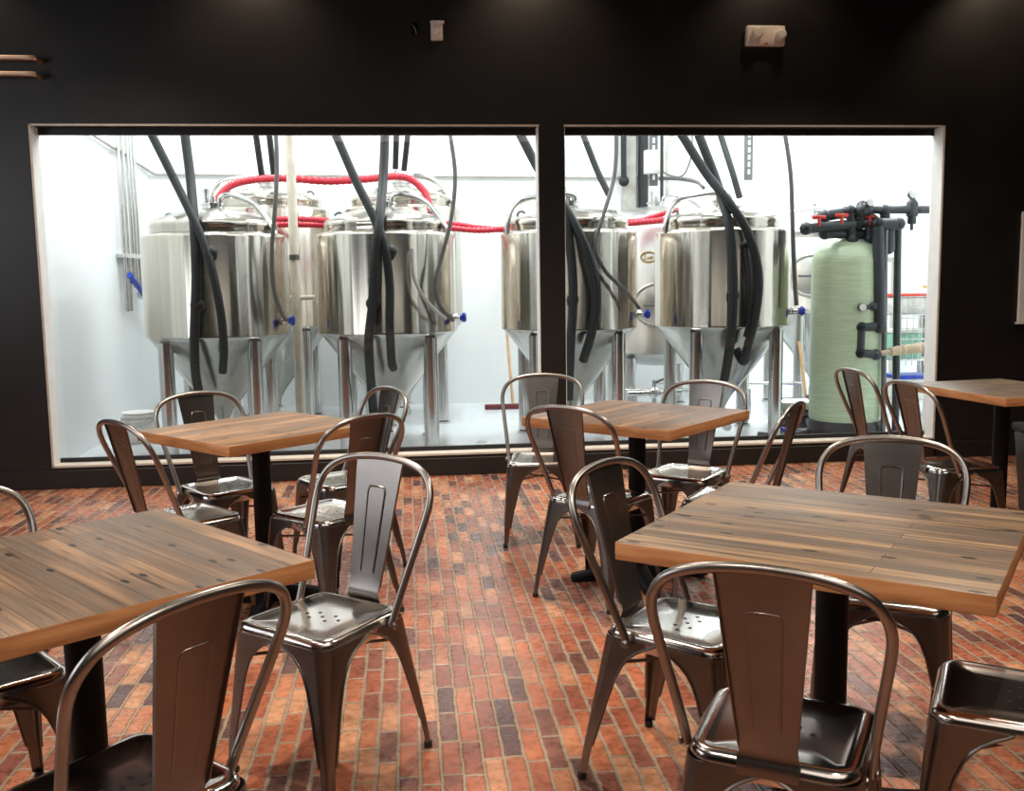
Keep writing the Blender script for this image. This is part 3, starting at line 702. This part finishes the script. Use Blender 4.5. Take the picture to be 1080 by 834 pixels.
# ribbed red hoses on top
def red_hose(pts, lab, r=.032):
    p_ = catmull([at(*q) for q in pts], 26)
    bm = bm_new(); add_tube(bm, p_, r, 12, rf=lambda i: r*(1.07 if i % 4 < 2 else .93))
    tag(obj('ribbed_hose', bm, M['red_hose'], smooth=60), lab, 'hose', 'ribbed red hoses over the tanks')
red_hose([(226, 222, 9.0), (231, 208, 9.02), (243, 196, 9.05), (265, 190, 9.08), (300, 188, 9.1), (345, 191, 9.1), (385, 189, 9.1), (415, 186, 9.1), (433, 189, 9.1), (447, 201, 9.08), (452, 214, 9.05), (457, 232, 9.0)], 'long red hose arching over the rear tanks above the cream pipe')
red_hose([(290, 231, 9.02), (320, 231, 9.02), (350, 233, 9.02), (400, 236, 9.02), (440, 237, 9.02), (470, 240, 9.02), (505, 243, 9.02), (535, 241, 9.02), (560, 239, 9.02)], 'upper of two red hoses lying level behind the front tanks', .026)
red_hose([(290, 237, 9.10), (320, 237, 9.10), (350, 238, 9.10), (400, 240, 9.10), (440, 236, 9.10), (475, 236, 9.10), (505, 240, 9.10), (540, 243, 9.10), (570, 243, 9.1)], 'lower of two red hoses lying level behind the front tanks', .026)
red_hose([(640, 242, 9.02), (662, 236, 9.02), (690, 233, 9.02), (715, 230, 9.02)], 'short red hose between third and fourth tank', .028)
red_hose([(650, 233, 9.12), (672, 233, 9.12), (690, 228, 9.12), (715, 221, 9.12)], 'red hose rising behind the fourth tank lid', .024)
# cream PVC riser
q0 = at(318, 458, 8.75); q1 = at(316, 120, 8.75)
t = thing('cream_pipe', 'cream vertical pipe standing between the first and second tank', 'pipe', (q0.x, 8.75, 0))
bm = bm_new(); add_tube(bm, [(0, 0, 0), (0, 0, BZ)], .040, 20); add_lathe(bm, [(.050, 0), (.050, .06)], 20); add_lathe(bm, [(.048, 1.15), (.048, 1.22)], 20); obj('pipe', bm, M['pvc'], t)
bm = bm_new(); add_lathe(bm, [(.046, 0), (.046, .045)], 16, (0, 0, at(318, 274, 8.75).z)); add_box(bm, (-.02, -.07, at(318, 274, 8.75).z), (.02, -.04, at(318, 274, 8.75).z+.04)); obj('clamp', bm, M['dark_steel'], t)
z = at(318, 314, 8.75).z; bm = bm_new(); add_tube(bm, [(-.10, 0, z), (.16, 0, z)], .022, 12); obj('branch_pipe', bm, M['pvc'], t)
# thin steel pipes on the white wall with blue handled valve
t = thing('wall_pipes', 'bundle of thin steel pipes running down the white side wall with blue lever', 'pipes', (BX0, 9.9, 0))
for k, (dy, zb) in enumerate(((-.30, 1.12), (-.16, 1.12), (.0, 1.34), (.10, 1.34), (.22, 1.34))):
    bm = bm_new(); add_tube(bm, [(.06, dy, zb), (.06, dy, BZ)], .018, 12); obj('pipe', bm, M['steel'], t)
bm = bm_new(); add_box(bm, (0, -.36, 1.62), (.09, .28, 1.66)); bevel(bm, .006, 1); obj('clamp_bar', bm, M['steel'], t)
bm = bm_new(); add_tube(bm, [(.06, .22, 1.36), (.06, .22, 1.26)], .032, 14); add_ball(bm, (.06, .22, 1.27), .045); v = obj('ball_valve', bm, M['steel'], t)
bm = bm_new(); add_tube(bm, [(.10, .24, 1.24), (.10, -.30, 1.46)], .028, 10); add_ball(bm, (.10, .24, 1.25), .05); obj('valve_lever', bm, M['blue'], v)
# conduits and strut on the rear walls
bm = bm_new(); add_tube(bm, [(BX0+.03, 8.0, 2.71), (BX0+.03, BY1-.06, 2.55), (BX0+.08, BY1-.03, 2.52), (3.2, BY1-.03, 2.46)], .015, 12)
tag(obj('wall_conduit', bm, M['clear_tube']), 'long grey conduit along the white rear wall', 'conduit')
q = at(668, 160, 10.7)
t = thing('cable_riser', 'grey duct with black pipes running up the white wall behind the third tank', 'duct', (q.x, BY1-.05, 0))
bm = bm_new(); add_box(bm, (-.09, -.03, 2.0), (.06, .05, BZ)); bevel(bm, .005, 1); obj('duct', bm, M['clear_tube'], t)
bm = bm_new(); add_tube(bm, [(.14, -.03, 2.0), (.14, -.03, BZ)], .055, 14); obj('pipe', bm, M['hose'], t)
bm = bm_new(); add_tube(bm, [(-.09, -.07, 2.4), (-.09, -.07, BZ)], .03, 12); add_ball(bm, (-.09, -.08, 2.42), .06); obj('pipe', bm, M['hose'], t)
for px, ytop, lab in ((689, 196, 'dark slotted strut carrying a white box, behind the third tank'), (789, 190, 'dark slotted strut hanging above the fourth tank')):
    q = at(px, ytop, 10.2)
    t = thing('strut_channel', lab, 'strut', (q.x, 10.2, q.z), 0, 'slotted struts')
    bm = bm_new(); add_box(bm, (-.042, -.02, 0), (.042, .02, BZ-q.z)); obj('channel', bm, M['dark_steel'], t, smooth=0)
    bm = bm_new()
    for k in range(22): add_box(bm, (-.012, -.024, .06+.075*k), (.012, -.019, .11+.075*k))
    o = obj('slot', bm, M['brew_wall'], t, smooth=0)
    if px == 689:
        bm = bm_new(); add_box(bm, (-.10, -.07, .12), (.10, .02, .36)); bevel(bm, .01, 2); obj('junction_box', bm, M['white_plastic'], t)
hose([(697, 122, 10.0), (698, 142, 10.0), (698, 190, 10.0), (698, 215, 10.0)], .018, 'hose', 'thin black cable dropping beside the white junction box', 'cable', 'cables near the third tank', 'cable', 8)
hose([(729, 125, 9.8), (730, 142, 9.8), (729, 165, 9.8), (720, 185, 9.9), (704, 184, 10.0), (697, 178, 10.1)], .009, 'grey_hose', 'thin looping cable between the white junction box and ceiling', 'cable', 'cables near the third tank', 'cable', 8)
hose([(695, 188, 10.1), (715, 188, 10.0), (735, 192, 9.8), (742, 198, 9.6)], .02, 'grey_hose', 'grey cable running from the white junction box to the right', 'cable', 'cables near the third tank', 'cable', 8)
hose([(713, 122, 10.5), (707, 146, 10.5), (704, 160, 10.5), (704, 210, 10.5)], .022, 'clear_tube', 'pale bent pipe on the white wall behind the fourth tank', 'pipe', 'cables near the third tank', 'bent_pipe', 10)

# ------------------------------------------------------------------ green tank and its black plumbing
q = at(894, 300, 8.0); GX, GY, GR = q.x, 8.0, .295
t = thing('filter_vessel', 'tall pale green fibreglass tank on a black base beside the window edge', 'tank', (GX, GY, 0))
zt = at(894, 250, 8.0).z
bm = bm_new(); pr = [(GR*.5, .09), (GR*.9, .10), (GR, .16)] + [(GR, .2+k*.1) for k in range(int((zt-.28-.2)/.1)+1)]
pr += [(GR*math.cos(PI/2*k/9), zt-.21+.21*math.sin(PI/2*k/9)) for k in range(0, 9)] + [(.03, zt)]
add_lathe(bm, pr, 64); obj('vessel', bm, M['green'], t, smooth=50)
bm = bm_new(); add_lathe(bm, [(GR*1.0, 0), (GR*1.04, .01), (GR*1.03, .10), (GR*.98, .14), (GR*.93, .14)], 64); obj('vessel_base', bm, M['pipe_black'], t, smooth=40)
def pp(x, y, Y=7.85): return at(x, y, Y)
t = thing('filter_plumbing', 'dark plastic pipes, red handles and gauges on top of and beside the green tank', 'plumbing', (GX, GY, zt))
inv = Matrix.Translation(-Vector((GX, GY, zt)))
def plumb(name, bm, mat, parent=None, smooth=50):
    bmesh.ops.transform(bm, matrix=inv, verts=bm.verts[:]); return obj(name, bm, mat, parent or t, smooth=smooth)
def pipe_of(lines, r, name='pipe', mat='pipe_black', fit=1.3):
    bm = bm_new()
    for ln in lines:
        P_ = [pp(*c) for c in ln]; add_tube(bm, P_, r, 14)
        for c in P_: add_ball(bm, c, r*fit, 12)
    return plumb(name, bm, M[mat])
pipe_of([[(850, 241), (905, 236)], [(905, 236), (910, 218)], [(905, 236), (922, 234)]], .042)
pipe_of([[(897, 222), (899, 252)]], .036); pipe_of([[(917, 222), (917, 252)]], .036)
pipe_of([[(910, 222, 7.8), (914, 221, 7.8)]], .045)
pipe_of([[(918, 221, 7.8), (990, 221, 7.8)]], .034, fit=1.1)
pipe_of([[(933, 222, 7.8), (934, 236, 7.8)]], .04)
pipe_of([[(926, 236, 7.72), (928, 345, 7.72)], [(926, 236, 7.72), (948, 236, 7.72)]], .046, fit=1.15)
pipe_of([[(928, 345, 7.72), (926, 344, 7.72)], [(926, 344, 7.72), (908, 345, 7.72)], [(908, 345, 7.72), (907, 372, 7.72)], [(907, 372, 7.72), (924, 374, 7.72)]], .036)
pipe_of([[(947, 236, 7.85), (944, 480, 7.85)]], .030, fit=1.2)
bm = bm_new(); P_ = [pp(934, 236, 7.75), pp(931, 470, 7.75)]; P_[1].z = .0; add_tube(bm, P_, .022, 12); plumb('support_post', bm, M['dark_steel'])
pipe_of([[(937, 238, 7.8), (937, 262, 7.8)]], .05, 'solenoid', fit=1.0)
pipe_of([[(870, 228, 7.9), (893, 224, 7.9)], [(870, 246, 7.9), (915, 246, 7.9)]], .045, 'control_valve', fit=1.2)
for x, y in ((864, 230), (888, 228), (917, 229)):
    bm = bm_new(); c = pp(x, y, 7.82); add_tube(bm, [c+Vector((0, 0, -.07)), c], .014, 8); add_box(bm, c+Vector((-.055, -.012, -.008)), c+Vector((.055, .012, .022))); bevel(bm, .004, 1); plumb('valve_handle', bm, M['red'])
bm = bm_new(); c = pp(962, 222, 7.8); add_lathe(bm, [(.03, -.11), (.035, -.10), (.035, -.05), (.048, -.045), (.048, .06), (.036, .075), (.02, .10)], 18, c); add_tube(bm, [c+Vector((0, 0, -.16)), c+Vector((0, 0, -.09))], .014, 8); rg = plumb('pressure_regulator', bm, M['pipe_black'])
def gauge(c, r):
    bm = bm_new(); add_lathe(bm, [(r*.6, .02), (r, .015), (r, -.015), (r*.9, -.02)], 24, c, 'Y'); g = plumb('gauge', bm, M['dark_steel'])
    bm = bm_new(); add_lathe(bm, [(r*.86, -.016), (r*.84, -.023)], 24, c, 'Y'); bmesh.ops.transform(bm, matrix=inv, verts=bm.verts[:]); obj('gauge_face', bm, M['white_plastic'], g)
gauge(pp(962, 205, 7.8), .036); gauge(pp(909, 324, 7.68), .034); gauge(pp(917, 214, 7.75), .03)
bm = bm_new(); add_tube(bm, [pp(909, 324, 7.70), pp(927, 323, 7.72)], .018, 10); add_ball(bm, pp(921, 323, 7.71), .038); plumb('gauge_stem', bm, M['pipe_black'])
# tan wrapped pipe leaving to the right
bm = bm_new(); add_tube(bm, [at(925, 373, 7.72), at(940, 371, 7.72)], .022, 12); add_tube(bm, catmull([at(938, 371, 7.72), at(952, 369, 7.72), at(970, 367, 7.72), at(985, 366, 7.72), at(1040, 364, 7.72)], 6), .036, 14, rf=lambda i: .030+.012*math.sin(i*1.3)**2+.002*i*.3)
tag(obj('wrapped_pipe', bm, M['tan']), 'tan cloth-wrapped pipe joining the dark plumbing at the window edge', 'pipe')

# ------------------------------------------------------------------ small brewhouse things
q = at(147, 468, 8.75)
for k, (z, lab) in enumerate(((0, 'white plastic bucket standing under its twin by the white wall'), (.30, 'white plastic bucket with ribbed rim nested on top of another bucket'))):
    t = thing('bucket', lab, 'bucket', (q.x, 8.80, 0), 0, 'stacked white buckets'); t.scale = (.95, .95, .76)
    if k == 0: bm = bm_new(); add_lathe(bm, [(.11, 0), (.115, .005), (.135, .30), (.148, .302), (.148, .315), (.138, .318), (.143, .345), (.15, .35)], 32)
    else: bm = bm_new(); add_lathe(bm, [(.10, .245), (.152, .246), (.155, .275), (.145, .278), (.146, .295), (.156, .297), (.157, .318), (.148, .322)], 32)
    obj('pail', bm, M['white_plastic'], t)
    bm = bm_new(); zz = .30
    add_tube(bm, [(.152*math.cos(a), -.02-.10*math.sin(a)*.9-.08*math.sin(a), zz-.10*math.sin(a)) for a in [PI*j/14 for j in range(15)]], .003, 6); obj('handle', bm, M['steel'], t)
# broom leaning by the third tank
a = at(541, 428, 10.3); b = at(533, 350, 10.6)
t = thing('floor_squeegee', 'pale wooden squeegee with maroon blade leaning on the rear wall by the third tank', 'squeegee', (a.x, 10.3, 0))
bm = bm_new(); add_tube(bm, [(0, 0, .05), (b.x-a.x, BY1-10.3-.02, 1.45)], .016, 10); obj('handle', bm, M['broom_wood'], t)
bm = bm_new(); add_box(bm, (-.30, -.03, 0), (.12, .03, .055)); bevel(bm, .008, 2); obj('blade', bm, M['maroon'], t)
q = at(508, 466, 8.2); d_ = (q-CAM); q = CAM+d_*((0-CAM_H)/d_.z)
bm = bm_new(); add_lathe(bm, [(.05, .0), (.05, .006), (.03, .006)], 20, (q.x, q.y, 0)); tag(obj('floor_drain', bm, M['steel']), 'small round drain in the pale floor between second and third tank', 'drain')
# process pipes and pump under and behind the right-hand tanks
def floor_pt(x, y):
    d = FWD+RIGHT*((x-540)/F_PX)-UP*((y-417)/F_PX); return CAM+d*(-CAM_H/d.z)
for pts, r_, lab in (([(690, 404, 9.3), (760, 404, 9.3), (845, 404, 9.3)], .018, 'upper level steel pipe behind the legs of the fourth tank'),
                     ([(655, 412, 9.4), (720, 412, 9.4), (790, 410, 9.4)], .022, 'steel pipe at knee height behind the third and fourth tank'),
                     ([(690, 446, 8.9), (770, 447, 8.9), (855, 443, 8.9)], .016, 'lower level steel pipe close to the floor behind the fourth tank')):
    bm = bm_new(); P_ = [at(*c) for c in pts]; add_tube(bm, P_, r_, 12)
    for c in (P_[0], P_[-1]): add_tube(bm, [c, Vector((c.x, c.y, 0))], r_, 12)
    tag(obj('process_pipe', bm, M['steel']), lab, 'pipe', 'low steel pipes among the tank legs')
q = floor_pt(838, 450)
t = thing('transfer_pump', 'small steel pump on the floor between the fourth tank and green tank', 'pump', (q.x, q.y, 0))
bm = bm_new(); add_lathe(bm, [(.08, -.16), (.10, -.15), (.10, .10), (.07, .12)], 20, (0, 0, .17), 'X'); obj('motor', bm, M['steel'], t)
bm = bm_new(); add_lathe(bm, [(.12, .12), (.12, .18), (.05, .20)], 20, (0, 0, .17), 'X'); add_tube(bm, [(.15, 0, .25), (.15, 0, .36)], .025, 10); obj('pump_head', bm, M['dark_steel'], t)
bm = bm_new(); add_box(bm, (-.16, -.09, 0), (.2, .09, .03)); add_box(bm, (-.12, -.06, .03), (-.08, .06, .10)); add_box(bm, (.04, -.06, .03), (.08, .06, .10)); obj('pump_base', bm, M['dark_steel'], t, smooth=0)
q = floor_pt(690, 448)
t = thing('valve_stand', 'steel valve assembly on short feet below the pale tank, between third and fourth tank', 'valve', (q.x, q.y, 0))
bm = bm_new(); add_tube(bm, [(-.25, 0, .30), (.25, 0, .30)], .025, 12); add_tube(bm, [(0, 0, .0), (0, 0, .42)], .022, 12); add_tube(bm, [(-.18, 0, .0), (-.18, 0, .30)], .018, 10); add_ball(bm, (0, 0, .30), .06); add_lathe(bm, [(.05, -.04), (.05, .04)], 16, (.14, 0, .30), 'X'); obj('valve_body', bm, M['steel'], t)
bm = bm_new(); add_tube(bm, [(0, -.03, .40), (.10, -.05, .44)], .012, 8); obj('valve_lever', bm, M['dark_steel'], t)
P0 = floor_pt(868, 452)
bm = bm_new(); add_tube(bm, catmull([floor_pt(x, y)+Vector((0, 0, .025)) for x, y in ((838, 432), (852, 440), (862, 437), (868, 446), (858, 456), (838, 458), (812, 452))], 8), .022, 10); tag(obj('floor_hose', bm, M['blue']), 'blue hose curled on the pale floor beside the green tank base', 'hose')
bm = bm_new(); add_tube(bm, catmull([floor_pt(x, y)+Vector((0, 0, .03)) for x, y in ((800, 462), (822, 464), (845, 461), (862, 455), (850, 448))], 8), .028, 10); tag(obj('floor_hose', bm, M['dark_steel']), 'dark grey hose lying on the pale floor before the fourth tank leg', 'hose')
a = at(851, 410, 9.1); b = at(843, 360, 9.28)
bm = bm_new(); add_tube(bm, [Vector((a.x+.02, 9.1, .0)), b], .016, 10); tag(obj('broom_handle', bm, M['broom_wood']), 'orange-brown stick leaning under the cone-bottomed pale tank', 'stick')
# shelf rack and goods right of the green tank
q = at(957, 380, 9.05)
t = thing('wire_rack', 'white wire rack standing behind the dark pipes at the window edge', 'rack', (q.x, 9.05, 0))
for sx in (-.24, .24):
    for sy in (-.2, .2):
        bm = bm_new(); add_tube(bm, [(sx, sy, 0), (sx, sy, 1.15)], .012, 8); obj('post', bm, M['steel'], t)
for z in (.15, .55, .98):
    bm = bm_new()
    for k in range(9): add_tube(bm, [(-.24+.06*k, -.2, z), (-.24+.06*k, .2, z)], .005, 6)
    for sy in (-.2, .2): add_tube(bm, [(-.24, sy, z), (.24, sy, z)], .008, 6)
    obj('wire_shelf', bm, M['steel'], t)
bm = bm_new()
for k in range(9): add_tube(bm, [(-.24+.06*k, -.2, .5), (-.24+.06*k, -.2, 1.15)], .005, 6)
for k in range(7): add_tube(bm, [(-.24, -.2, .55+.1*k), (.24, -.2, .55+.1*k)], .005, 6)
obj('wire_front', bm, M['steel'], t)
RKX, RKY = q.x, 9.05
def crate(name, lab, x, y, z, w, d, h, mat, lidm=None, cat='box'):
    tt = thing(name, lab, cat, (x, y, z))
    bm = bm_new(); add_box(bm, (-w/2, -d/2, 0), (w/2, d/2, h)); bevel(bm, .012, 2); obj('bin_body' if name == 'storage_bin' else 'box_body', bm, M[mat], tt)
    if lidm: bm = bm_new(); add_box(bm, (-w/2-.012, -d/2-.012, h), (w/2+.012, d/2+.012, h+.035)); bevel(bm, .01, 2); obj('lid', bm, M[lidm], tt)
crate('storage_bin', 'pale green bin with white lid inside the wire rack', RKX-.08, RKY, .563, .28, .30, .24, 'green_box', 'white_plastic')
crate('storage_bin', 'white bin with red lid on top shelf of the wire rack', RKX, RKY, .993, .34, .3, .15, 'white_plastic', 'red')
crate('storage_bin', 'white bin with blue lid low on the wire rack', RKX+.02, RKY, .163, .36, .3, .20, 'white_plastic', 'blue')
q = at(968, 420, 10.6)
t = thing('gas_cylinder', 'grey gas cylinder with brass valve behind the wire rack', 'cylinder', (q.x+.05, 10.5, 0))
bm = bm_new(); add_lathe(bm, [(.10, 0), (.115, .01), (.115, 1.0), (.10, 1.08), (.05, 1.14), (.03, 1.16)], 28); obj('cylinder_body', bm, M['dark_steel'], t)
bm = bm_new(); add_tube(bm, [(0, 0, 1.15), (0, 0, 1.27)], .022, 10); add_tube(bm, [(-.09, 0, 1.22), (.12, 0, 1.22)], .016, 10); add_lathe(bm, [(.04, 0), (.04, .02)], 14, (0, 0, 1.27)); obj('valve', bm, M['brass'], t)
t = thing('pallet_frame', 'grey metal square frame standing far back behind the wire rack', 'frame', (q.x+.15, 12.2, 0))
for x in (-.45, .35):
    bm = bm_new(); add_box(bm, (x-.035, -.03, 0), (x+.035, .03, 1.52)); obj('post', bm, M['clear_tube'], t, smooth=0)
bm = bm_new(); add_box(bm, (-.485, -.03, 1.52), (.385, .03, 1.58)); obj('top_rail', bm, M['clear_tube'], t, smooth=0)

# ------------------------------------------------------------------ lights
def area(name, loc, sx, sy, power, col, rot=(0, 0, 0), spread=None):
    l = bpy.data.lights.new(name, 'AREA'); l.shape = 'RECTANGLE'; l.size = sx; l.size_y = sy; l.energy = power; l.color = col
    o = bpy.data.objects.new(name, l); C.objects.link(o); o.location = loc; o.rotation_euler = rot
    return o
def spot(name, loc, target, power, ang=95, blend=.6, col=(1, .88, .74), rad=.05):
    l = bpy.data.lights.new(name, 'SPOT'); l.energy = power; l.spot_size = math.radians(ang); l.spot_blend = blend; l.color = col; l.shadow_soft_size = rad
    o = bpy.data.objects.new(name, l); C.objects.link(o); o.location = loc
    o.rotation_euler = (Vector(target)-Vector(loc)).to_track_quat('-Z', 'Y').to_euler(); return o
COOL = (.93, .98, 1.)
for x in (-1.6, .6, 2.8, 5.0):
    area('brewhouse_light', (x, 8.9, BZ-.08), .3, 2.6, 112, COOL)
area('brewhouse_light', (4.8, 12.0, BZ-.08), 2.4, .3, 120, COOL)
WARM = (1, .88, .74)
for x, y, p_ in ((-1.9, 3.0, 150), (.15, 4.5, 230), (2.5, 3.1, 150), (-.9, .9, 85), (1.1, .9, 105), (2.9, 5.3, 120), (-1.9, 5.5, 90)):
    spot('ceiling_spot', (x, y, RZ-.12), (x, y, 0), p_*1.5, 115, .7, WARM, .035)
for x, p_ in ((-1.0, 30), (.9, 30), (4.3, 34), (-2.9, 16), (2.6, 14)):                 # wall washers close to the window wall; last two added to brighten wall fixtures
    spot('wall_wash', (x, WALL_Y-.38, RZ-.06), (x, WALL_Y-.02, 2.6), p_, 100, .8, (1, .78, .55), .05)
area('room_fill', (.8, -1.2, RZ-.1), 5, 3, 70, (1, .93, .86))
area('side_daylight', (RX0+.05, 2.6, 2.1), 1.7, 3.6, 75, (.92, .94, 1.), (0, -PI/2, 0))
wd = bpy.data.worlds.new('world'); S.world = wd; wd.use_nodes = True
wd.node_tree.nodes['Background'].inputs[0].default_value = (.9, .95, 1, 1); wd.node_tree.nodes['Background'].inputs[1].default_value = .03
S.view_settings.view_transform = 'Standard'; S.view_settings.look = 'None'; S.view_settings.exposure = 0.; S.view_settings.gamma = 1.
S.cycles.use_denoising = True
